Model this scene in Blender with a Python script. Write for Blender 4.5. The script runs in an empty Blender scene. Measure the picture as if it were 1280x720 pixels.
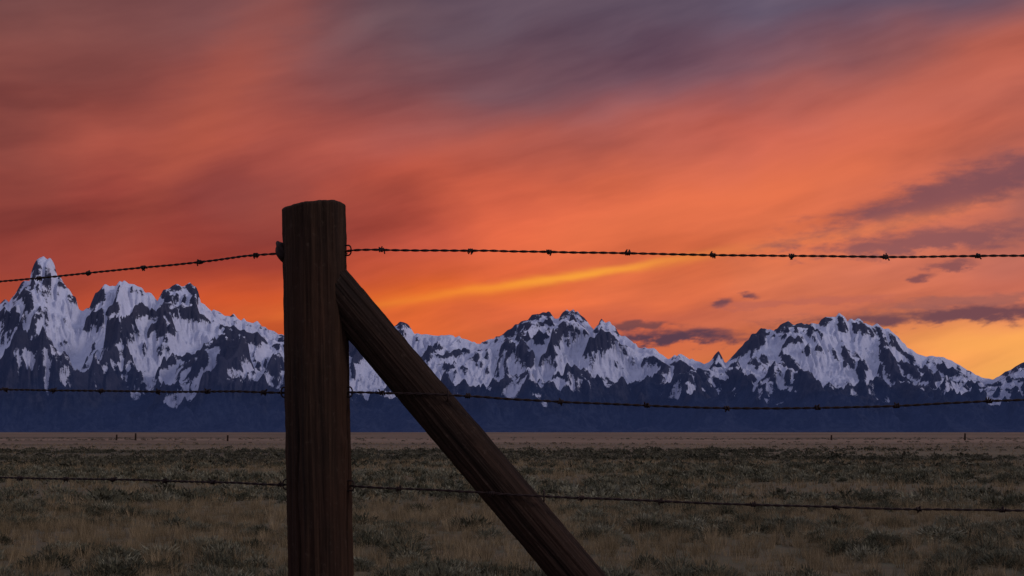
import bpy, bmesh, math, random
import numpy as np
from mathutils import Vector
rng = np.random.default_rng(7)
random.seed(7)
F = 1778.0           # focal length in photo pixels (50 mm on 36 mm)
CAM_H = 1.2
sc = bpy.context.scene
sc.view_settings.view_transform = 'Standard'
sc.view_settings.look = 'None'
sc.view_settings.exposure = 0

def lin(c):
    out = []
    for v in c[:3]:
        v = v/255.0
        out.append(v/12.92 if v <= 0.04045 else ((v+0.055)/1.055)**2.4)
    return tuple(out)+(1.0,)

# ------------------------------------------------------------------ camera
cd = bpy.data.cameras.new("camera"); cam = bpy.data.objects.new("camera", cd)
sc.collection.objects.link(cam); sc.camera = cam
cam.location = (0, 0, CAM_H); cam.rotation_euler = (math.radians(90), 0, 0)
cd.lens = 50; cd.sensor_width = 36; cd.shift_y = 180/1280
cd.clip_start = 0.05; cd.clip_end = 90000

# ------------------------------------------------------------------ node helper
class NT:
    def __init__(s, tree): s.t = tree; s.n = tree.nodes; s.l = tree.links
    def put(s, sock, v):
        if v is None: return
        if isinstance(v, bpy.types.NodeSocket): s.l.new(v, sock)
        else: sock.default_value = v
    def m(s, op, a, b=None, c=None, clamp=False):
        n = s.n.new('ShaderNodeMath'); n.operation = op; n.use_clamp = clamp
        s.put(n.inputs[0], a); s.put(n.inputs[1], b); s.put(n.inputs[2], c)
        return n.outputs[0]
    def mr(s, v, a, b, c=0.0, d=1.0, smooth=False):
        n = s.n.new('ShaderNodeMapRange'); n.clamp = True
        if smooth: n.interpolation_type = 'SMOOTHSTEP'
        s.put(n.inputs[0], v); n.inputs[1].default_value = a; n.inputs[2].default_value = b
        s.put(n.inputs[3], c); s.put(n.inputs[4], d)
        return n.outputs[0]
    def mix(s, f, a, b, mode='MIX'):
        n = s.n.new('ShaderNodeMix'); n.data_type = 'RGBA'; n.blend_type = mode
        s.put(n.inputs[0], f); s.put(n.inputs[6], a); s.put(n.inputs[7], b)
        return n.outputs[2]
    def noise(s, vec, scale, detail=4, rough=0.5, dist=0.0):
        n = s.n.new('ShaderNodeTexNoise'); s.put(n.inputs['Vector'], vec)
        n.inputs['Scale'].default_value = scale; n.inputs['Detail'].default_value = detail
        n.inputs['Roughness'].default_value = rough; n.inputs['Distortion'].default_value = dist
        return n.outputs['Fac'], n.outputs['Color']
    def sep(s, v):
        n = s.n.new('ShaderNodeSeparateXYZ'); s.l.new(v, n.inputs[0]); return n.outputs
    def vmul(s, v, k):
        n = s.n.new('ShaderNodeVectorMath'); n.operation = 'MULTIPLY'; s.put(n.inputs[0], v); n.inputs[1].default_value = k
        return n.outputs[0]
    def ramp(s, fac, stops):
        n = s.n.new('ShaderNodeValToRGB'); cr = n.color_ramp
        s.put(n.inputs[0], fac)
        while len(cr.elements) > 1: cr.elements.remove(cr.elements[-1])
        cr.elements[0].position = stops[0][0]; cr.elements[0].color = stops[0][1]
        for p, c in stops[1:]:
            e = cr.elements.new(p); e.color = c
        return n.outputs[0]
def mat(name):
    m_ = bpy.data.materials.new(name); m_.use_nodes = True
    t = NT(m_.node_tree); t.n.clear()
    out = t.n.new('ShaderNodeOutputMaterial'); b = t.n.new('ShaderNodeBsdfPrincipled')
    t.l.new(b.outputs[0], out.inputs[0])
    return m_, t, b, out
def bump(t, b, h, strength, dist):
    n = t.n.new('ShaderNodeBump'); n.inputs['Strength'].default_value = strength; n.inputs['Distance'].default_value = dist
    t.l.new(h, n.inputs['Height']); t.l.new(n.outputs[0], b.inputs['Normal'])
def mesh_obj(name, verts, faces, material, smooth=True, attrs=None):
    verts = np.asarray(verts, np.float32); faces = np.asarray(faces, np.int32)
    me = bpy.data.meshes.new(name); k = faces.shape[1]
    me.vertices.add(len(verts)); me.vertices.foreach_set('co', verts.ravel())
    me.loops.add(faces.size); me.loops.foreach_set('vertex_index', faces.ravel())
    me.polygons.add(len(faces)); me.polygons.foreach_set('loop_start', np.arange(0, faces.size, k, dtype=np.int32))
    me.polygons.foreach_set('loop_total', np.full(len(faces), k, np.int32))
    me.update(calc_edges=True)
    me.polygons.foreach_set('use_smooth', np.full(len(faces), smooth))
    for an, arr in (attrs or {}).items():
        if arr.ndim == 1:
            at = me.attributes.new(an, 'FLOAT', 'POINT'); at.data.foreach_set('value', arr.astype(np.float32))
        else:
            at = me.attributes.new(an, 'FLOAT_COLOR', 'POINT'); at.data.foreach_set('color', arr.astype(np.float32).ravel())
    me.materials.append(material)
    o = bpy.data.objects.new(name, me); sc.collection.objects.link(o)
    return o
def grid_faces(nr, nc):
    i = np.arange(nr-1)[:, None]*nc + np.arange(nc-1)[None, :]
    return np.stack([i, i+1, i+1+nc, i+nc], -1).reshape(-1, 4)

# ------------------------------------------------------------------ numpy noise
def vnoise(x, y, seed):
    r = np.random.default_rng(seed).random((256, 256))
    xi = np.floor(x).astype(int); yi = np.floor(y).astype(int)
    fx = x-xi; fy = y-yi; fx = fx*fx*fx*(fx*(fx*6-15)+10); fy = fy*fy*fy*(fy*(fy*6-15)+10)
    a = r[xi % 256, yi % 256]; b = r[(xi+1) % 256, yi % 256]; c = r[xi % 256, (yi+1) % 256]; d = r[(xi+1) % 256, (yi+1) % 256]
    return (a*(1-fx)+b*fx)*(1-fy)+(c*(1-fx)+d*fx)*fy
def gnoise(x, y, seed):
    """gradient noise, about 0..1"""
    th = np.random.default_rng(seed).random((256, 256))*2*math.pi; gx, gy = np.cos(th), np.sin(th)
    xi = np.floor(x).astype(int); yi = np.floor(y).astype(int); fx = x-xi; fy = y-yi
    u = fx*fx*fx*(fx*(fx*6-15)+10); v = fy*fy*fy*(fy*(fy*6-15)+10)
    def g(i, j): return gx[(xi+i) % 256, (yi+j) % 256]*(fx-i)+gy[(xi+i) % 256, (yi+j) % 256]*(fy-j)
    return 0.5+0.75*((g(0, 0)*(1-u)+g(1, 0)*u)*(1-v)+(g(0, 1)*(1-u)+g(1, 1)*u)*v)
def fbm(x, y, seed, octv=5, gain=0.5, ridged=False, nf=vnoise):
    s = np.zeros(np.broadcast(x, y).shape); a = 1; tot = 0
    ca, sa = math.cos(0.6), math.sin(0.6); wgt = 1.0
    for o in range(octv):
        n = nf(x+17.3*o, y-9.1*o, seed+o)
        if ridged:
            n = (1-np.abs(2*n-1))**2 * wgt; wgt = np.clip(n*1.6, 0, 1)
        s += a*n; tot += a; a *= gain
        x, y = (x*ca-y*sa)*2.03, (x*sa+y*ca)*2.03
    return s/tot
def fbms(x, y, seed, octv=5, gain=0.5):
    """streak-preserving fbm (no rotation between octaves)"""
    s = np.zeros(np.broadcast(x, y).shape); a = 1; tot = 0
    for o in range(octv):
        s += a*gnoise(x+13.1*o, y+7.7*o, seed+o); tot += a; a *= gain; x = x*2.03; y = y*2.03
    return s/tot
def smooth(x, a, b):
    t = np.clip((x-a)/(b-a), 0, 1); return t*t*(3-2*t)
def mrange(x, a, b, c, d): return c+(d-c)*np.clip((x-a)/(b-a), 0, 1)
def blur1(s, k):
    ker = np.exp(-0.5*(np.arange(-3*k, 3*k+1)/k)**2); ker /= ker.sum()
    return np.convolve(np.pad(s, 3*k, mode='edge'), ker, 'valid')
def blur2(h, k):
    ker = np.exp(-0.5*(np.arange(-3*k, 3*k+1)/k)**2); ker /= ker.sum()
    p = np.pad(h, 3*k, mode='edge'); o = np.zeros((p.shape[0], h.shape[1]))
    for i, q in enumerate(ker): o += q*p[:, i:i+h.shape[1]]
    o2 = np.zeros_like(h)
    for i, q in enumerate(ker): o2 += q*o[i:i+h.shape[0]]
    return o2

# ------------------------------------------------------------------ twilight world (all directions)
BACK = [(0.0, (0.42, 0.38, 0.50)), (0.3, (0.46, 0.45, 0.60)), (1.0, (0.27, 0.30, 0.44))]
GLOW = (0.42, 0.155, 0.085)
world = bpy.data.worlds.new("World"); sc.world = world; world.use_nodes = True
try:
    world.cycles.sampling_method = 'MANUAL'; world.cycles.sample_map_resolution = 256
except Exception as e_: print(e_)
w = NT(world.node_tree); w.n.clear()
tc = w.n.new('ShaderNodeTexCoord'); sx, sy, sz = w.sep(tc.outputs['Generated'])
bk = w.ramp(w.mr(sz, 0, 1), [(p, (*c, 1)) for p, c in BACK])
gl = w.m('MULTIPLY', w.mr(sy, 0.0, 0.8, 0, 1, True), w.mr(sz, 0.75, 0.1, 0, 1, True))
wc = w.mix(gl, bk, (*GLOW, 1))
wc = w.mix(w.mr(sz, 0.0, -0.03), wc, (0.03, 0.026, 0.022, 1))
bg = w.n.new('ShaderNodeBackground'); w.l.new(wc, bg.inputs[0]); bg.inputs[1].default_value = 1.0
wo = w.n.new('ShaderNodeOutputWorld'); w.l.new(bg.outputs[0], wo.inputs[0])
def world_col(x, y, z):
    zz = np.clip(z, 0, 1)
    b = np.stack([np.interp(zz, [p for p, _ in BACK], [c[i] for _, c in BACK]) for i in range(3)], -1)
    g = (smooth(y, 0, 0.8)*(1-smooth(z, 0.1, 0.75)))[..., None]
    c = b*(1-g)+np.array(GLOW)*g
    d = np.clip(-z/0.03, 0, 1)[..., None]
    return c*(1-d)+np.array((0.03, 0.026, 0.022))*d

# ------------------------------------------------------------------ sky dome: the sunset cloud deck in the west
def A(u): return 1000*math.atan((u-640)/F)
def E(v): return 1000*math.atan((540-v)/F)
azl = np.concatenate([np.linspace(-1050, -400, 60)[:-1], np.linspace(-400, 400, 1050), np.linspace(400, 1050, 60)[1:]])
ell = np.concatenate([np.linspace(-60, -4, 5)[:-1], np.linspace(-4, 335, 520), np.linspace(335, 850, 60)[1:]])
az, el = np.meshgrid(azl, ell)
th = math.radians(13); ct, st = math.cos(th), math.sin(th)
wb1 = (fbm(az*0.006, el*0.010, 500, 4, 0.5, nf=gnoise)-0.5); wb2 = (fbm(az*0.006+9, el*0.010, 510, 4, 0.5, nf=gnoise)-0.5)
p_ = az*ct+el*st+wb1*60; q_ = el*ct-az*st+wb2*22
sF = fbms(p_*0.0050, q_*0.026, 520, 6, 0.50)
s2 = fbms(p_*0.012+4, q_*0.075, 530, 5, 0.55)
oF = fbm(p_*0.007, q_*0.015, 540, 4, 0.45, nf=gnoise)
rF = fbms(az*0.030, el*0.12+wb1*2, 550, 6, 0.62)
rG = fbm(az*0.06, el*0.16, 560, 5, 0.6, nf=gnoise)
azw = az+wb1*120+(oF-0.5)*50; elw = el+wb2*38+(sF-0.5)*26
cols = [0, 160, 320, 480, 640, 800, 960, 1120, 1280]
rows = [
 (500, [(205,92,50),(208,94,50),(215,98,52),(220,104,54),(220,106,58),(222,112,62),(232,132,70),(250,165,84),(250,176,90)]),
 (435, [(196,84,48),(200,86,48),(210,93,48),(218,100,50),(214,102,60),(204,100,66),(210,112,76),(232,140,84),(244,162,88)]),
 (400, [(172,72,48),(178,74,48),(206,90,48),(222,102,52),(212,98,60),(194,95,70),(202,108,80),(208,114,86),(204,114,88)]),
 (370, [(150,63,48),(158,65,48),(188,77,48),(226,100,48),(224,104,58),(214,105,68),(208,110,78),(206,112,84),(196,106,86)]),
 (335, [(138,59,52),(146,61,52),(160,64,52),(204,88,56),(216,98,60),(220,108,68),(210,112,78),(194,106,84),(176,99,86)]),
 (300, [(133,60,54),(140,61,54),(150,63,55),(184,80,62),(208,94,64),(220,107,68),(224,116,78),(196,108,86),(168,98,86)]),
 (240, [(132,63,57),(154,69,61),(146,68,63),(180,82,67),(202,94,70),(216,105,73),(226,114,77),(206,109,85),(156,93,87)]),
 (180, [(137,70,63),(158,76,65),(170,82,69),(162,82,75),(168,87,77),(178,92,80),(195,98,82),(202,104,83),(187,100,85)]),
 (100, [(125,71,67),(134,73,68),(148,79,74),(125,80,84),(114,80,90),(112,80,93),(121,82,93),(146,89,89),(184,99,84)]),
 (20,  [(108,67,68),(117,71,71),(120,75,78),(105,79,88),(99,80,94),(96,80,97),(95,82,102),(100,83,102),(115,87,98)]),
 (-150,[(96,66,70),(98,68,74),(96,72,80),(90,74,88),(86,74,92),(82,74,96),(82,76,100),(88,78,98),(92,80,98)]),
]
es = np.array([E(v) for v, _ in rows]); au = np.array([A(u) for u in cols])
tab = np.array([[lin(c)[:3] for c in cs] for _, cs in rows])
ei = np.clip(np.searchsorted(es, elw)-1, 0, len(es)-2); et = np.clip((elw-es[ei])/(es[ei+1]-es[ei]), 0, 1)
ai = np.clip(np.searchsorted(au, azw)-1, 0, len(au)-2); at_ = np.clip((azw-au[ai])/(au[ai+1]-au[ai]), 0, 1)
at_ = 0.5*at_+0.5*at_*at_*(3-2*at_); et = 0.5*et+0.5*et*et*(3-2*et)
et, at_ = et[..., None], at_[..., None]
C = (tab[ei, ai]*(1-at_)+tab[ei, ai+1]*at_)*(1-et)+(tab[ei+1, ai]*(1-at_)+tab[ei+1, ai+1]*at_)*et
gg = (1+(sF-0.5)*0.95+(s2-0.5)*0.28+(oF-0.5)*0.40)
gg = np.clip(gg, 0.6, 1.4)[..., None]
C = C*gg**np.array([1.0, 1.02, 0.75])
bu = az+wb1*60+(rF-0.5)*20
def cloud(u, v, L, W, ang, color, strength, ragged=0.0):
    global C
    k = 1000/F; c, s_ = math.cos(math.radians(ang)), math.sin(math.radians(ang))
    du = bu-A(u); dv = el-E(v)+(wb2*14+(rG-0.5)*10 if ragged else wb2*12)
    pp = (du*c+dv*s_)/(L*k); qq = (dv*c-du*s_)/(W*k); g = np.exp(-(pp*pp+qq*qq))
    if ragged:
        g = smooth(g+((rF-0.5)+(rG-0.5)*0.6)*ragged*np.clip(g*4, 0, 1), 0.12, 0.90)*strength
    else: g = g*strength*mrange(sF, 0.3, 0.6, 0.6, 1.0)
    g = np.clip(g, 0, 1)[..., None]
    C = C*(1-g)+np.array(lin(color)[:3])*g
cloud(270, 150, 170, 38, 58, (184,90,68), 0.45)
cloud(120, 110, 170, 40, 30, (122,70,68), 0.4)
cloud(345, 255, 60, 45, 10, (130,69,66), 0.45)
cloud(1130, 150, 280, 34, 23, (210,106,80), 0.5)
cloud(920, 248, 300, 26, 12, (234,118,76), 0.5)
cloud(520, 215, 170, 20, 18, (202,94,70), 0.4)
cloud(1190, 246, 190, 24, 14, (118,77,86), 0.85, 1.0)
cloud(1070, 288, 130, 9, 10, (228,128,84), 0.5)
cloud(1160, 306, 180, 15, 3, (128,82,88), 0.8, 1.3)
cloud(650, 354, 190, 5.5, 8.5, (250,158,54), 0.9)
cloud(740, 340, 110, 4.5, 11, (252,168,62), 0.6)
cloud(520, 372, 150, 11, 5, (244,126,46), 0.55)
cloud(300, 378, 160, 10, 2, (218,90,44), 0.5)
cloud(855, 424, 85, 12, -2, (90,62,76), 1.0, 1.5)
cloud(800, 408, 50, 5, 0, (116,72,74), 0.9, 1.5)
cloud(896, 381, 17, 6, 5, (114,72,80), 0.95, 1.3)
cloud(934, 372, 17, 5, 0, (120,74,80), 0.95, 1.3)
cloud(1145, 356, 20, 6, 0, (128,78,82), 0.9, 1.4)
cloud(1185, 341, 36, 6, 0, (134,82,84), 0.9, 1.4)
cloud(1210, 402, 200, 12, 2, (116,74,80), 1.0, 1.1)
cloud(1240, 384, 170, 8, 4, (158,96,88), 0.75, 1.3)
cloud(1000, 382, 120, 6, 3, (180,98,86), 0.5, 1.3)
cloud(1260, 438, 140, 14, 0, (248,168,86), 0.65)
ca_, sa_ = np.cos(az/1000), np.sin(az/1000); ce_, se_ = np.cos(el/1000), np.sin(el/1000)
dx_, dy_, dz_ = sa_*ce_, ca_*ce_, se_
edge = np.maximum(smooth(np.abs(az), 440, 1000), smooth(el, 345, 800))[..., None]
edge = np.maximum(edge, smooth(-el, 6, 40)[..., None])
C = C*(1-edge)+world_col(dx_, dy_, dz_)*edge
R_ = 45000.0
sm, t, b, out = mat("sky")
t.n.remove(b); em = t.n.new('ShaderNodeEmission'); at = t.n.new('ShaderNodeAttribute'); at.attribute_name = 'cloud_colour'
t.l.new(at.outputs['Color'], em.inputs[0]); t.l.new(em.outputs[0], out.inputs[0])
try: sm.cycles.emission_sampling = 'NONE'
except Exception as e_: print(e_)
mesh_obj("sky", np.stack([dx_*R_, dy_*R_, dz_*R_+CAM_H], -1).reshape(-1, 3), grid_faces(*az.shape), sm, True,
         {'cloud_colour': np.concatenate([C, np.ones(C.shape[:2]+(1,))], -1).reshape(-1, 4)})

# soft directional lamp, added after sundown to give the mountains relief
sd = bpy.data.lights.new("relief_lamp", 'SUN'); relief_lamp = bpy.data.objects.new("relief_lamp", sd); sc.collection.objects.link(relief_lamp)
sd.energy = 0.85; sd.angle = math.radians(10); sd.color = (1.0, 0.90, 0.88)
sdir = Vector((0.93, -0.36, 0.42))    # toward the light
relief_lamp.rotation_euler = sdir.to_track_quat('Z', 'Y').to_euler()

# ------------------------------------------------------------------ mountain range (terrain ~9-13 km away)
sky_pts = [(-420,470),(-330,430),(-260,400),(-190,415),(-120,380),(-70,392),(-30,384),(0,379),(6,376),(12,380),(20,366),(27,352),(38,346),(41,333),(46,325),(52,321),(62,322),(68,329),(72,347),(78,350),(84,361),(94,370),(99,384),(104,388),(112,387),
 (119,366),(126,362),(131,357),(142,356),(148,351),(155,348),(161,356),(168,357),(178,361),(183,368),(189,367),(196,377),(204,365),(212,363),(220,357),(230,356),(237,351),(245,360),(249,377),(256,378),(264,384),(282,396),(290,394),(300,399),(322,405),(345,418),(360,421),
 (385,412),(405,398),(425,402),(445,396),(465,404),(488,405),(500,401),(511,408),(521,419),(540,420),(562,418),(580,422),(596,430),(612,424),(630,414),(637,411),(645,404),(659,400),(666,396),(672,391),(685,387),
 (697,399),(709,390),(722,389),(735,401),(743,414),(752,399),(762,400),(776,416),(790,427),(797,434),(806,433),(820,437),(836,448),(851,442),(866,448),(880,456),(890,450),(898,437),(906,455),(916,444),
 (929,431),(940,418),(956,411),(962,414),(975,408),(990,405),(1002,401),(1010,406),(1022,402),(1032,395),(1050,393),(1058,402),(1072,398),(1084,405),(1097,404),(1111,413),(1126,426),(1146,442),(1170,446),(1191,451),
 (1210,462),(1226,471),(1240,475),(1255,465),(1270,457),(1286,451),(1320,462),(1370,440),(1430,455),(1500,430),(1580,450),(1700,480)]
sp = np.array(sky_pts, float)
NC, NR = 1720, 420
px = np.linspace(-400, 1680, NC)
U = (px-640)/F
T0 = (540-np.interp(px, sp[:, 0], sp[:, 1]))/F
T1 = blur1(T0, 3); T2 = blur1(T0, 15); T3 = blur1(T0, 110)
r1 = np.random.default_rng(77)
jx1 = np.cumsum(r1.uniform(2.2, 6, 700))-400; jx2 = np.cumsum(r1.uniform(7, 20, 250))-400
jag = np.interp(px, jx1, r1.uniform(-2.5, 2.5, 700))+np.interp(px, jx2, r1.uniform(-3.2, 3.2, 250))
T0 = T0+jag/F*smooth(T0, 0.02, 0.08)
s = np.linspace(0, 1.18, NR)[:, None]
Ug = np.repeat(U[None, :], NR, 0)
crestY = 11900+700*(vnoise(U*6, U*0, 5)-0.5)+500*(vnoise(U*30, U*0+4, 6)-0.5)
Y = 8600+(crestY[None, :]-8600)*s
X = Ug*Y
def lerp(a, b, t): return a+(b-a)*t
sr = np.clip(s, 0, 1)
wx = (fbm(X/900, Y/900, 61, 3)-0.5)*2
shift = wx*(130*(1-sr)**0.7)
def samp(T): return np.interp(px[None, :]+shift, px, T)
Ta = lerp(samp(T3), samp(T2), smooth(sr, 0.1, 0.5)); Ta = lerp(Ta, samp(T1), smooth(sr, 0.35, 0.75)); Ta = lerp(Ta, samp(T0), smooth(sr, 0.68, 0.96))
Hc = Ta*crestY[None, :]
P = 0.80*sr**1.15+0.20*sr**4
Z = Hc*P
Z = np.where(s > 1, Hc*(1-2.2*(s-1)), Z)
env = smooth(sr, 0.0, 0.25)*(1-smooth(sr, 0.75, 0.99))
env2 = smooth(sr, 0.0, 0.12)*(1-smooth(sr, 0.93, 1.0))
rid = fbm(X/820+0.3*wx, Y/1500, 71, 6, 0.52, True)
Z += (rid-0.33)*env*0.60*np.clip(Hc, 300, 2000)
Z += (fbm(X/255+.3*wx, Y/400, 91, 5, 0.58, True)-0.38)*190*env2
Z += (fbm(X/80, Y/110, 95, 4, 0.6, True)-0.38)*60*smooth(sr, .0, .3)*(1-smooth(sr, .97, 1))
Z = np.maximum(Z, -5)
hard = (1-smooth(sr, 0.93, 0.99))*np.ones_like(Z)
H = np.ascontiguousarray(Z/9.0)
def erode(H, n, steps):
    R, C_ = H.shape
    py = rng.uniform(5, R*0.87, n); pxx = rng.uniform(2, C_-3, n)
    dy = np.zeros(n); dx = np.zeros(n); sed = np.zeros(n); vel = np.ones(n); wat = np.ones(n); alive = np.ones(n, bool)
    Hf = H.ravel(); hf = hard.ravel()
    for _ in range(steps):
        iy = py.astype(int); ix = pxx.astype(int); fy = py-iy; fx = pxx-ix
        i0 = iy*C_+ix
        a = Hf[i0]; b = Hf[i0+1]; c = Hf[i0+C_]; d = Hf[i0+C_+1]
        gx = (b-a)*(1-fy)+(d-c)*fy; gy = (c-a)*(1-fx)+(d-b)*fx
        h = a*(1-fx)*(1-fy)+b*fx*(1-fy)+c*(1-fx)*fy+d*fx*fy
        dx = dx*0.12-gx*0.88; dy = dy*0.12-gy*0.88
        L = np.sqrt(dx*dx+dy*dy)+1e-6; dx /= L; dy /= L
        nx = pxx+dx; ny = py+dy
        ok = (nx > 1) & (nx < C_-3) & (ny > 1) & (ny < R-3) & alive
        nx = np.where(ok, nx, pxx); ny = np.where(ok, ny, py); alive = ok
        jy = ny.astype(int); jx = nx.astype(int); gy_ = ny-jy; gx_ = nx-jx; j0 = jy*C_+jx
        h2 = Hf[j0]*(1-gx_)*(1-gy_)+Hf[j0+1]*gx_*(1-gy_)+Hf[j0+C_]*(1-gx_)*gy_+Hf[j0+C_+1]*gx_*gy_
        dh = h2-h
        cap = np.maximum(-dh, 0.01)*vel*wat*2.6
        dep = np.where(dh > 0, np.minimum(dh, sed), np.where(sed > cap, (sed-cap)*0.10, 0))
        ero = np.where((dh <= 0) & (sed <= cap), np.minimum((cap-sed)*0.22, -dh*0.6), 0)
        amt = np.where(ok, dep-ero, 0)
        amt = np.where(amt < 0, amt*hf[i0], amt)
        np.add.at(Hf, i0, amt*(1-fx)*(1-fy)); np.add.at(Hf, i0+1, amt*fx*(1-fy))
        np.add.at(Hf, i0+C_, amt*(1-fx)*fy); np.add.at(Hf, i0+C_+1, amt*fx*fy)
        sed = sed-amt; vel = np.sqrt(np.maximum(vel*vel-dh*0.5, 0.02)); vel = np.minimum(vel, 3); wat *= 0.975
        py = ny; pxx = nx
    return Hf.reshape(R, C_)
for b_ in range(4):
    H = erode(H, 40000, 50)
Z = H*9.0
Z = np.where(sr < 0.97, 0.2*blur2(Z, 1)+0.8*Z, Z)
ang = (Z-CAM_H)/Y
lim = T0[None, :]*(0.90+0.10*smooth(sr, 0.85, 1.0))
over = np.maximum(ang-lim, 0)
Z = np.where(s < 0.985, Z-over*0.85*Y, Z)
Z = np.where(s < 0.02, -6.0, Z)
Zs = blur2(Z, 2)
gy, gx = np.gradient(Zs); dYc = np.gradient(Y, axis=0); dXc = np.gradient(X, axis=1)
slope = np.sqrt((gy/dYc)**2+(gx/dXc)**2)
conc = (blur2(Z, 14)-Zs)/45.0
conc2 = (blur2(Z, 4)-Z)/10.0
alt = Z/Y*F
snowline = 50+30*(fbm(X/700, Y/900, 201, 4)-0.5)*2+20*(fbm(X/120, Y/120, 207, 3)-0.5)*2
af = smooth(alt, snowline-26, snowline+24)
band = fbm(X/300+0.004*Z, Y/600+0.006*Z, 221, 5, 0.55)
ribs = fbm(X/95+1.5*wx, Y/700, 241, 3, 0.55, True)
aspect = (gx/dXc)
snow = 1.02+0.38*np.clip(conc, -1.2, 1)+0.32*np.clip(conc2, -1, 1)-0.34*np.clip(slope-0.8, -0.5, 1.0)+1.8*(band-0.5)-0.30*np.clip(aspect, -1, 1)-0.45*(ribs-0.38)
snow = snow+0.30*smooth(alt, 110, 190)          # the high spires keep their snow
snow = snow*(0.15+0.85*af)-0.5*(1-af)
snow = snow+0.15*smooth(sr, .9, 1)
faces = grid_faces(NR, NC)
mm, t, b, out = mat("mountain_rock_snow_haze")
at = t.n.new('ShaderNodeAttribute'); at.attribute_name = 'snow'
at2 = t.n.new('ShaderNodeAttribute'); at2.attribute_name = 'alt'
geo = t.n.new('ShaderNodeNewGeometry')
nf, _ = t.noise(geo.outputs['Position'], 0.020, 5, 0.72)
nf2, _ = t.noise(geo.outputs['Position'], 0.005, 4, 0.6)
sv = t.m('ADD', at.outputs['Fac'], t.m('MULTIPLY', t.m('SUBTRACT', nf, 0.5), 1.9))
sfac = t.mr(sv, 0.46, 0.70, 0, 1, True)
rock = t.mix(nf2, (0.016, 0.018, 0.034, 1), (0.070, 0.068, 0.098, 1))
forest = t.mix(t.mr(nf, 0.38, 0.62), (0.002, 0.003, 0.007, 1), (0.028, 0.034, 0.056, 1))
altn = t.m('ADD', at2.outputs['Fac'], t.mr(nf2, 0.3, 0.7, -22, 22))
base = t.mix(t.mr(altn, 45, 80), forest, rock)
snowc = t.mix(nf2, (0.50, 0.52, 0.68, 1), (0.78, 0.78, 0.90, 1))
base = t.mix(sfac, base, snowc)
t.l.new(base, b.inputs['Base Color']); b.inputs['Roughness'].default_value = 0.85
b.inputs['Specular IOR Level'].default_value = 0.08
bump(t, b, nf, 0.9, 22.0)
em = t.n.new('ShaderNodeEmission'); em.inputs[0].default_value = lin((38, 48, 84)); em.inputs[1].default_value = 1.0  # aerial haze painted in as blue emission, strongest on the low slopes
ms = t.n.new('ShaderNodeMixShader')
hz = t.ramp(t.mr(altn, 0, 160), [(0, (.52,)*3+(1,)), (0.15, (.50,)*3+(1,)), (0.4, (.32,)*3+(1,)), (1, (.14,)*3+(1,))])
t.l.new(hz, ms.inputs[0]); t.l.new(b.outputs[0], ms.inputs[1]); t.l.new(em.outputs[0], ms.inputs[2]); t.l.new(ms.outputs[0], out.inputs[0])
try: mm.cycles.emission_sampling = 'NONE'
except Exception as e_: print(e_)
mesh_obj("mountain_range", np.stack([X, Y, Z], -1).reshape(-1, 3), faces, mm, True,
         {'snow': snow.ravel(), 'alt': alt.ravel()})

# ------------------------------------------------------------------ ground
def spaced(n, hi, k):
    tt = np.linspace(-1, 1, n); return np.sinh(k*tt)/math.sinh(k)*hi
xs = spaced(420, 16000, 8.5); ys = spaced(420, 16000, 8.5)
GX, GY = np.meshgrid(xs, ys)
def ground_z(x, y):
    d = np.sqrt(x*x+y*y)
    z = (fbm(x/3.1+50, y/3.1+50, 301, 3)-0.5)*0.10*(1-smooth(d, 40, 120))
    z = z+(fbm(x/60+20, y/60+20, 311, 3)-0.5)*0.4*smooth(d, 25, 160)
    return z-0.02
GZ = ground_z(GX, GY)
gm, t, b, out = mat("dry_grassland")
geo = t.n.new('ShaderNodeNewGeometry'); pos = geo.outputs['Position']
gx_, gy_, gz_ = t.sep(pos)
n1, _ = t.noise(t.vmul(pos, (0.35, 1.0, 1.0)), 0.035, 5, 0.6)
n2, _ = t.noise(pos, 1.2, 5, 0.65)
n3, _ = t.noise(pos, 14, 4, 0.7)
n4, _ = t.noise(t.vmul(pos, (0.2, 1.0, 1.0)), 0.008, 6, 0.75)
soil = t.mix(n3, (0.050, 0.037, 0.023, 1), (0.175, 0.135, 0.082, 1))
sage = t.mix(n2, (0.046, 0.043, 0.026, 1), (0.135, 0.118, 0.072, 1))
near = t.mix(t.mr(n2, 0.4, 0.6), soil, sage)
yy = t.m('ADD', gy_, t.m('MULTIPLY', t.m('SUBTRACT', n1, 0.5), 70.0))
midc = t.mix(t.mr(n1, 0.35, 0.65), (0.048, 0.045, 0.030, 1), (0.135, 0.11, 0.067, 1))
farc = t.mix(t.mr(n4, 0.40, 0.60), (0.065, 0.050, 0.036, 1), (0.225, 0.152, 0.103, 1))
g1 = t.mix(t.mr(yy, 25, 60), near, midc)
g2 = t.mix(t.mr(yy, 75, 150), g1, farc)
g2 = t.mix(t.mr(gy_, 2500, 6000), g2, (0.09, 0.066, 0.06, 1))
t.l.new(g2, b.inputs['Base Color']); b.inputs['Roughness'].default_value = 0.95; b.inputs['Specular IOR Level'].default_value = 0.1
bump(t, b, n3, 0.6, 0.03)
mesh_obj("ground", np.stack([GX, GY, GZ], -1).reshape(-1, 3), grid_faces(420, 420), gm)

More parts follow.
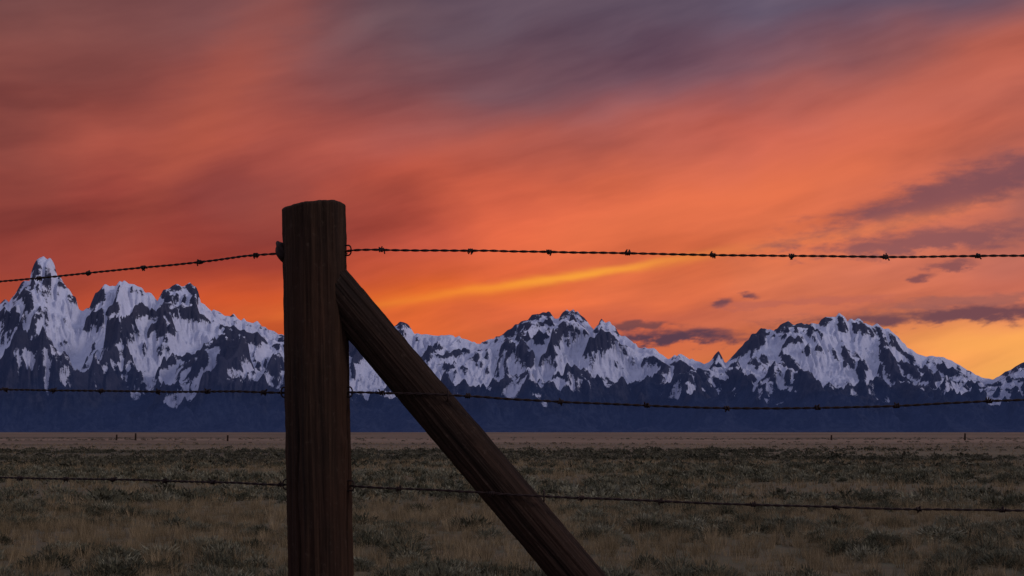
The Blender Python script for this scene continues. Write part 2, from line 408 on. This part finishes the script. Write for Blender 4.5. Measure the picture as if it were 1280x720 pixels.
# ------------------------------------------------------------------ grass and sagebrush
def tri_blades(base, d, width, n):
    rv = rng.normal(size=(n, 3)); wv = np.cross(d, rv); wv /= np.linalg.norm(wv, axis=1)[:, None]
    wv *= width[:, None]
    return np.stack([base-wv, base+wv, base+d], 1).reshape(-1, 3)
def template(kind, lod):
    if kind == 'sage':
        n = [400, 110, 32][lod]; wd = [0.020, 0.043, 0.095][lod]
        a = rng.uniform(0, 2*math.pi, n); cz = rng.random(n)**0.8
        rr = np.sqrt(1-cz*cz)*rng.uniform(0.35, 1.0, n)**0.6
        lump = 0.75+0.5*vnoise(np.cos(a)*1.7+5, np.sin(a)*1.7+cz*2+5, int(rng.integers(1000)))
        base = np.stack([rr*np.cos(a)*lump*0.6, rr*np.sin(a)*lump*0.6, cz*0.42*lump*rng.uniform(.5, 1, n)], -1)
        d = base*np.array([0.6, 0.6, 0.3])+rng.normal(0, 0.09, (n, 3)); d[:, 2] += rng.uniform(.10, .30, n)
        d /= np.linalg.norm(d, axis=1)[:, None]; d *= rng.uniform(0.08, 0.20, n)[:, None]*(1 if lod == 0 else 1.3)
        return tri_blades(base, d, wd*rng.uniform(.6, 1.4, n), n)
    n = [36, 14, 7][lod]; wd = [0.012, 0.03, 0.07][lod]
    a = rng.uniform(0, 2*math.pi, n); rr = np.sqrt(rng.random(n))*0.28
    base = np.stack([rr*np.cos(a), rr*np.sin(a), 0*rr], -1)
    d = np.stack([np.cos(a)*rng.uniform(-.1, .5, n), np.sin(a)*rng.uniform(-.1, .5, n), rng.uniform(.45, 1.0, n)], -1)
    return tri_blades(base, d, wd*rng.uniform(.6, 1.4, n), n)
V, Cc = [], []
def scatter(kind, lod, d0, d1, dens, hmin, hmax, ca, cb, patch=None, half=0.60):
    area = half*(d1*d1-d0*d0); n = int(area*dens)
    d = np.sqrt(rng.uniform(d0*d0, d1*d1, n)); a = rng.uniform(-half, half, n)
    x = d*np.sin(a); y = d*np.cos(a)
    if patch is not None:
        f = fbm(x/patch[0]+80, y/patch[1]+80, patch[3], 3); k = rng.random(n) < smooth(f, patch[2]-0.10, patch[2]+0.10)
        x, y = x[k], y[k]
    n = len(x); z = ground_z(x, y)-0.01
    tid = rng.integers(0, 8, n)
    sc_ = rng.uniform(hmin, hmax, n)*rng.uniform(.75, 1.2, n); rot = rng.uniform(0, 2*math.pi, n)
    mixv = rng.random(n)**1.3
    for k in range(8):
        tp = template(kind, lod); sel = np.where(tid == k)[0]
        if not len(sel): continue
        c, s_ = np.cos(rot[sel])[:, None], np.sin(rot[sel])[:, None]; S = sc_[sel][:, None]
        wide = rng.uniform(0.8, 1.4, len(sel))[:, None] if kind == 'sage' else 1.0
        vx = (tp[None, :, 0]*c-tp[None, :, 1]*s_)*S*wide+x[sel][:, None]
        vy = (tp[None, :, 0]*s_+tp[None, :, 1]*c)*S*wide+y[sel][:, None]
        vz = tp[None, :, 2]*S+z[sel][:, None]
        V.append(np.stack([vx, vy, vz], -1).reshape(-1, 3))
        m_ = mixv[sel][:, None, None]; cc = np.array(ca)*(1-m_)+np.array(cb)*m_
        nt = len(tp)//3
        jit = np.repeat(rng.uniform(0.75, 1.25, (len(sel), nt)), 3, 1)[:, :, None]
        cc = np.broadcast_to(cc, (len(sel), len(tp), 3))*jit
        Cc.append(np.concatenate([cc, np.ones((len(sel), len(tp), 1))], -1).reshape(-1, 4))
tanA, tanB = (0.112, 0.082, 0.045), (0.265, 0.195, 0.112)
sgA, sgB = (0.052, 0.050, 0.032), (0.175, 0.160, 0.108)
scatter('grass', 0, 2.0, 24, 28, 0.10, 0.22, tanA, tanB)
scatter('sage', 0, 5.0, 24, 6.0, 0.17, 0.36, sgA, sgB, (2.2, 2.2, 0.44, 401))
scatter('grass', 1, 24, 60, 6, 0.12, 0.24, tanA, tanB)
scatter('sage', 1, 24, 50, 3.4, 0.22, 0.44, sgA, sgB, (7.0, 3.5, 0.45, 402))
dkA, dkB = (0.036, 0.035, 0.024), (0.105, 0.092, 0.062)
scatter('sage', 2, 50, 95, 1.6, 0.3, 0.52, dkA, dkB, (30.0, 7.0, 0.46, 403))
scatter('grass', 2, 60, 150, 0.5, 0.12, 0.22, tanA, tanB)
scatter('sage', 2, 95, 300, 0.05, 0.25, 0.45, dkA, dkB, (90.0, 20.0, 0.48, 404))
V = np.concatenate(V); Cc = np.concatenate(Cc)
vm, t, b, out = mat("sagebrush_and_grass")
t.n.remove(b); b = t.n.new('ShaderNodeBsdfDiffuse'); t.l.new(b.outputs[0], out.inputs[0])
at = t.n.new('ShaderNodeAttribute'); at.attribute_name = 'tint'
t.l.new(at.outputs['Color'], b.inputs[0])
mesh_obj("sagebrush_and_grass", V, np.arange(len(V)).reshape(-1, 3), vm, False, {'tint': Cc})

# ------------------------------------------------------------------ weathered timber
def wood(name, dark, light, s0):
    m_, t, b, out = mat(name)
    tcn = t.n.new('ShaderNodeTexCoord'); o = tcn.outputs['Object']
    gr, _ = t.noise(t.vmul(o, (38, 38, 1.6)), 1.0, 6, 0.62, 0.6)
    gr2, _ = t.noise(t.vmul(o, (150, 150, 5)), 1.0, 4, 0.6, 0.2)
    bl, _ = t.noise(t.vmul(o, (5, 5, 1.8)), 1.0, 4, 0.6)
    sp_, _ = t.noise(o, 60, 5, 0.7)
    c = t.mix(t.mr(gr, 0.3, 0.7), dark, light)
    c = t.mix(t.mr(gr2, 0.42, 0.60, 0.5, 0.0), c, (0.005, 0.003, 0.002, 1))
    c = t.mix(t.mr(bl, 0.45, 0.7, 0, 0.6), c, s0)
    c = t.mix(t.mr(sp_, 0.58, 0.72, 0, 0.4), c, (0.075, 0.050, 0.036, 1))
    t.l.new(c, b.inputs['Base Color']); b.inputs['Roughness'].default_value = 0.82; b.inputs['Specular IOR Level'].default_value = 0.10
    hh = t.m('ADD', t.m('MULTIPLY', gr, 0.7), t.m('MULTIPLY', gr2, 0.5))
    bump(t, b, hh, 1.0, 0.007)
    return m_
wm = wood("weathered_wood", (0.010, 0.0052, 0.0036, 1), (0.048, 0.024, 0.014, 1), (0.034, 0.013, 0.007, 1))
wm2 = wood("weathered_brace_wood", (0.009, 0.0055, 0.004, 1), (0.042, 0.022, 0.014, 1), (0.027, 0.013, 0.008, 1))

def log(name, p0, p1, r0, r1, material, seed, top_slant=0.0, nseg=180, nring=150, rough_=1.0):
    """round timber with drying cracks, knots, chipped rounded end"""
    p0 = np.array(p0, float); p1 = np.array(p1, float); L = np.linalg.norm(p1-p0)
    th_ = np.linspace(0, 2*math.pi, nring, endpoint=False)[None, :]
    tt = np.linspace(0, 1, nseg)[:, None]; zz = tt*L
    cx, sn = np.cos(th_), np.sin(th_)
    r = (r0+(r1-r0)*tt)*np.ones_like(th_)
    r = r*(1+rough_*0.05*(fbm(cx*1.3+10+zz*0.8, sn*1.3+10+zz*0.5, seed, 3)-0.5)*2)
    r = r+rough_*0.006*(fbm(cx*7+30, sn*7+30+zz*1.2, seed+5, 4, 0.6)-0.5)*2
    r = r+rough_*0.0016*(fbm(cx*3+30+zz*14, sn*3+30+zz*30, seed+15, 3, 0.6)-0.5)*2
    rg = np.random.default_rng(seed)
    for _ in range(11):   # drying checks
        a0 = rg.uniform(0, 2*math.pi); zc = rg.uniform(0, L); zl = rg.uniform(.15, .6); dp = rg.uniform(.004, .012)
        ac = a0+0.10*np.sin(zz*5+a0)+0.04*np.sin(zz*23+a0)
        dd = np.angle(np.exp(1j*(th_-ac)))
        r = r-dp*np.exp(-(dd/0.035)**2)*np.exp(-((zz-zc)/zl)**4)
    for _ in range(5):   # knots
        a0 = rg.uniform(0, 2*math.pi); zc = rg.uniform(0, L); dd = np.angle(np.exp(1j*(th_-a0)))*r0
        r = r+0.006*np.exp(-((dd/0.02)**2+((zz-zc)/0.03)**2))
    x = r*cx; y = r*sn; z = zz*np.ones_like(th_)
    capr = [0.985, 0.93, 0.8, 0.5, 0.2]; capz = [0.004, 0.008, 0.010, 0.011, 0.011]
    topw = (fbm(cx*1.2+3, sn*1.2+3, seed+9, 3, 0.5)-0.5)*0.014
    vx, vy, vz = [x], [y], [z+smooth(tt, 1-0.12/L, 1)*(top_slant*cx*1.0+topw)]
    for cr_, cz_ in zip(capr, capz):
        vx.append(x[-1:]*cr_); vy.append(y[-1:]*cr_); vz.append(vz[0][-1:]*0+L+cz_+(top_slant*cx+topw)*cr_)
    vx = np.concatenate(vx); vy = np.concatenate(vy); vz = np.concatenate(vz)
    R = vx.shape[0]
    vv = np.stack([vx, vy, vz], -1).reshape(-1, 3)
    i = np.arange(R-1)[:, None]*nring; j = np.arange(nring)[None, :]; j2 = (j+1) % nring
    f = np.stack([i+j, i+j2, i+nring+j2, i+nring+j], -1).reshape(-1, 4)
    o = mesh_obj(name, vv, f, material)
    bm = bmesh.new(); bm.from_mesh(o.data); bmesh.ops.holes_fill(bm, edges=[e for e in bm.edges if e.is_boundary], sides=0); bm.to_mesh(o.data); bm.free()
    d = Vector((p1-p0).tolist()).normalized()
    o.rotation_mode = 'QUATERNION'; o.rotation_quaternion = Vector((0, 0, 1)).rotation_difference(d)
    o.location = p0.tolist()
    return o
post = log("wooden_fence_post", (-0.519, 4.0, -0.35), (-0.5557, 4.0, 1.826), 0.0905, 0.0875, wm, 11, 0.006, 260, 220)
brace = log("diagonal_brace_log", (0.93, 4.0, -0.09), (-0.52, 4.0, 1.628), 0.064, 0.060, wm2, 23, 0, 260, 180)
# neighbouring line posts at the far ends of the wires (outside the photograph)
pR = log("wooden_fence_post", (3.25, 3.86, -0.3), (3.24, 3.86, 1.82), 0.065, 0.06, wm, 31, 0.005, 80, 60)
pL = log("wooden_fence_post", (-3.62, 6.08, -0.3), (-3.60, 6.08, 1.80), 0.065, 0.06, wm, 37, 0.005, 80, 60)
# remains of an old fence line far out on the flat
for i, (x_, y_, h_) in enumerate([(-50.3, 190, 0.95), (-57, 205, 0.8), (-36, 180, 0.75), (60.5, 190, 0.95), (44, 196, 0.7)]):
    zg = float(ground_z(np.array(x_*1.0), np.array(y_*1.0)))
    log("distant_fence_post", (x_, y_, zg-0.2), (x_+0.03, y_, zg+h_), 0.13, 0.11, wm2, 50+i, 0.0, 14, 16)

# ------------------------------------------------------------------ barbed wire
im, t, b, out = mat("rusty_wire")
tcn = t.n.new('ShaderNodeTexCoord'); nf, _ = t.noise(tcn.outputs['Object'], 90, 4, 0.6)
c = t.mix(nf, (0.006, 0.005, 0.006, 1), (0.034, 0.015, 0.011, 1)); t.l.new(c, b.inputs['Base Color'])
b.inputs['Roughness'].default_value = 0.7; b.inputs['Metallic'].default_value = 0.2; b.inputs['Specular IOR Level'].default_value = 0.2
def catmull(P_, step=0.006):
    P_ = [np.array(p, float) for p in P_]; P_ = [2*P_[0]-P_[1]]+P_+[2*P_[-1]-P_[-2]]; out_ = []
    for i in range(1, len(P_)-2):
        a, b_, c, d = P_[i-1:i+3]; n = max(2, int(np.linalg.norm(c-b_)/step))
        for k in range(n):
            u = k/n
            L1 = np.linalg.norm(b_-a)+1e-9; L2 = np.linalg.norm(c-b_)+1e-9; L3 = np.linalg.norm(d-c)+1e-9
            m1 = ((b_-a)/L1*L2+(c-b_))*0.5; m2 = ((c-b_)+(d-c)/L3*L2)*0.5
            h00 = 2*u**3-3*u*u+1; h10 = u**3-2*u*u+u; h01 = -2*u**3+3*u*u; h11 = u**3-u*u
            out_.append(h00*b_+h10*m1+h01*c+h11*m2)
    out_.append(P_[-2]); return np.array(out_)
def barbed(pts, barb0):
    P_ = catmull(pts); seg = np.linalg.norm(np.diff(P_, axis=0), axis=1); S_ = np.concatenate([[0], np.cumsum(seg)])
    T_ = np.gradient(P_, axis=0); T_ /= np.linalg.norm(T_, axis=1)[:, None]
    up = np.array([0, 0, 1.0]); Nn = np.cross(T_, up); Nn /= np.linalg.norm(Nn, axis=1)[:, None]; Bn = np.cross(Nn, T_)
    wob = (fbm(S_*5, S_*0, 77, 3)-0.5)*0.005; P_ = P_+Bn*wob[:, None]
    cu = bpy.data.curves.new("barbed_wire", 'CURVE'); cu.dimensions = '3D'; cu.bevel_depth = 0.0019; cu.bevel_resolution = 2; cu.use_fill_caps = True
    def spl(Q):
        sp_ = cu.splines.new('POLY'); sp_.points.add(len(Q)-1)
        sp_.points.foreach_set('co', np.concatenate([Q, np.ones((len(Q), 1))], 1).astype(np.float32).ravel())
    hr = 0.0019
    for ph in (0, math.pi):
        a = S_/0.055*2*math.pi+ph
        spl(P_+Nn*(hr*np.cos(a))[:, None]+Bn*(hr*np.sin(a))[:, None])
    d = barb0
    while d < S_[-1]:
        k = int(np.searchsorted(S_, d)); k = min(k, len(P_)-1)
        o, T, N, B = P_[k], T_[k], Nn[k], Bn[k]
        for w_ in range(2):
            ph = random.uniform(0, 6.28); tau = np.linspace(0, 1, 22); off = (w_-0.5)*0.006
            ang_ = ph+tau*2*math.pi*1.5
            core = o+np.outer(off+(tau-0.5)*0.007, T)+np.outer(0.0048*np.cos(ang_), N)+np.outer(0.0048*np.sin(ang_), B)
            def tipdir(a_): return -math.sin(a_)*N+math.cos(a_)*B
            e0 = core[0]-tipdir(ang_[0])*0.009-T*random.uniform(-.005, .005)
            e1 = core[-1]+tipdir(ang_[-1])*0.009+T*random.uniform(-.005, .005)
            spl(np.concatenate([[e0], core, [e1]]))
        d += 0.237*random.uniform(0.90, 1.10)
    cu.materials.append(im)
    ob = bpy.data.objects.new("barbed_wire", cu); sc.collection.objects.link(ob); return ob
def around(z, r=0.0925, cx=-0.545):
    """wrap round the far side of the post"""
    return [(cx+r*math.cos(a), 4.0+r*math.sin(a), z) for a in np.radians([150, 120, 90, 60, 30])]
top = [(-3.60, 6.02, 1.745), (-2.6, 5.33, 1.708), (-1.692, 4.7, 1.697), (-1.177, 4.36, 1.700), (-0.8865, 4.17, 1.702), (-0.652, 4.0, 1.703)]+around(1.706, 0.0925, -0.553)+\
      [(-0.4605, 3.99, 1.7085), (-0.23, 3.95, 1.7035), (0, 3.93, 1.6995), (.464, 3.925, 1.691), (.939, 3.92, 1.6845), (1.4146, 3.91, 1.684), (2.3, 3.88, 1.692), (3.25, 3.80, 1.715)]
mid = [(-3.60, 6.02, 1.39), (-2.6, 5.33, 1.355), (-1.692, 4.7, 1.340), (-1.120, 4.33, 1.324), (-0.641, 4.0, 1.3115)]+around(1.3115, 0.0925, -0.548)+\
      [(-0.4535, 3.98, 1.3115), (-0.36, 3.945, 1.3085), (-.177, 3.932, 1.3017), (.0, 3.93, 1.291), (.287, 3.93, 1.277), (.5746, 3.925, 1.2675), (.818, 3.92, 1.2665), (1.083, 3.915, 1.2745), (1.4146, 3.91, 1.288), (2.3, 3.88, 1.32), (3.25, 3.80, 1.33)]
bot = [(-3.60, 6.02, 1.05), (-2.6, 5.33, 1.045), (-1.692, 4.7, 1.049), (-1.120, 4.33, 1.054), (-0.636, 4.0, 1.053)]+around(1.052, 0.0925, -0.542)+\
      [(-0.4485, 3.98, 1.0495), (-0.2, 3.94, 1.038), (.0884, 3.930, 1.0225), (.35, 3.93, 1.012), (.641, 3.925, 1.001), (.9945, 3.92, .991), (1.4146, 3.91, .983), (2.3, 3.88, .985), (3.25, 3.80, 1.00)]
w1 = barbed(top, 0.12); w2 = barbed(mid, 0.2); w3 = barbed(bot, 0.05)

def staple(parent, x, y, z, n=(0, -1, 0), size=0.014):
    cu = bpy.data.curves.new("staple", 'CURVE'); cu.dimensions = '3D'; cu.bevel_depth = 0.0022; cu.bevel_resolution = 2
    sp_ = cu.splines.new('POLY'); N = Vector(n).normalized(); pts = []
    for a in np.linspace(-90, 90, 9):
        pts.append(Vector((x, y, z))+Vector((0, 0, 1))*math.sin(math.radians(a))*size+N*(math.cos(math.radians(a))*0.008))
    pts = [pts[0]-N*0.02]+pts+[pts[-1]-N*0.02]
    sp_.points.add(len(pts)-1)
    for q, p in zip(sp_.points, pts): q.co = (*p, 1)
    cu.materials.append(im); o = bpy.data.objects.new("staple", cu); sc.collection.objects.link(o)
    bpy.context.view_layer.update(); o.parent = parent; o.matrix_parent_inverse = parent.matrix_world.inverted()
staple(brace, -0.177, 3.934, 1.302); staple(brace, 0.0884, 3.934, 1.0225)
staple(post, -0.458, 3.985, 1.709, (1, -0.3, 0)); staple(post, -0.4535, 3.975, 1.312, (1, -0.3, 0)); staple(post, -0.4485, 3.975, 1.05, (1, -0.3, 0))
staple(post, -0.64, 3.99, 1.3115, (-1, -0.2, 0)); staple(post, -0.635, 3.99, 1.053, (-1, -0.2, 0))
bpy.context.view_layer.update()
bm = bmesh.new(); bmesh.ops.create_icosphere(bm, subdivisions=3, radius=1)
for v_ in bm.verts:
    n = math.sin(v_.co.x*5+v_.co.z*3)*0.12+math.sin(v_.co.y*7+1)*0.08
    v_.co = Vector((v_.co.x*0.017, v_.co.y*0.02, v_.co.z*0.030))*(1+n)
me = bpy.data.meshes.new("wire_knot"); bm.to_mesh(me); bm.free(); me.materials.append(im)
for p in me.polygons: p.use_smooth = True
kn = bpy.data.objects.new("wire_knot", me); sc.collection.objects.link(kn); kn.location = (-0.644, 3.99, 1.706); kn.rotation_euler = (0, math.radians(-22), 0)
bpy.context.view_layer.update(); kn.parent = post; kn.matrix_parent_inverse = post.matrix_world.inverted()
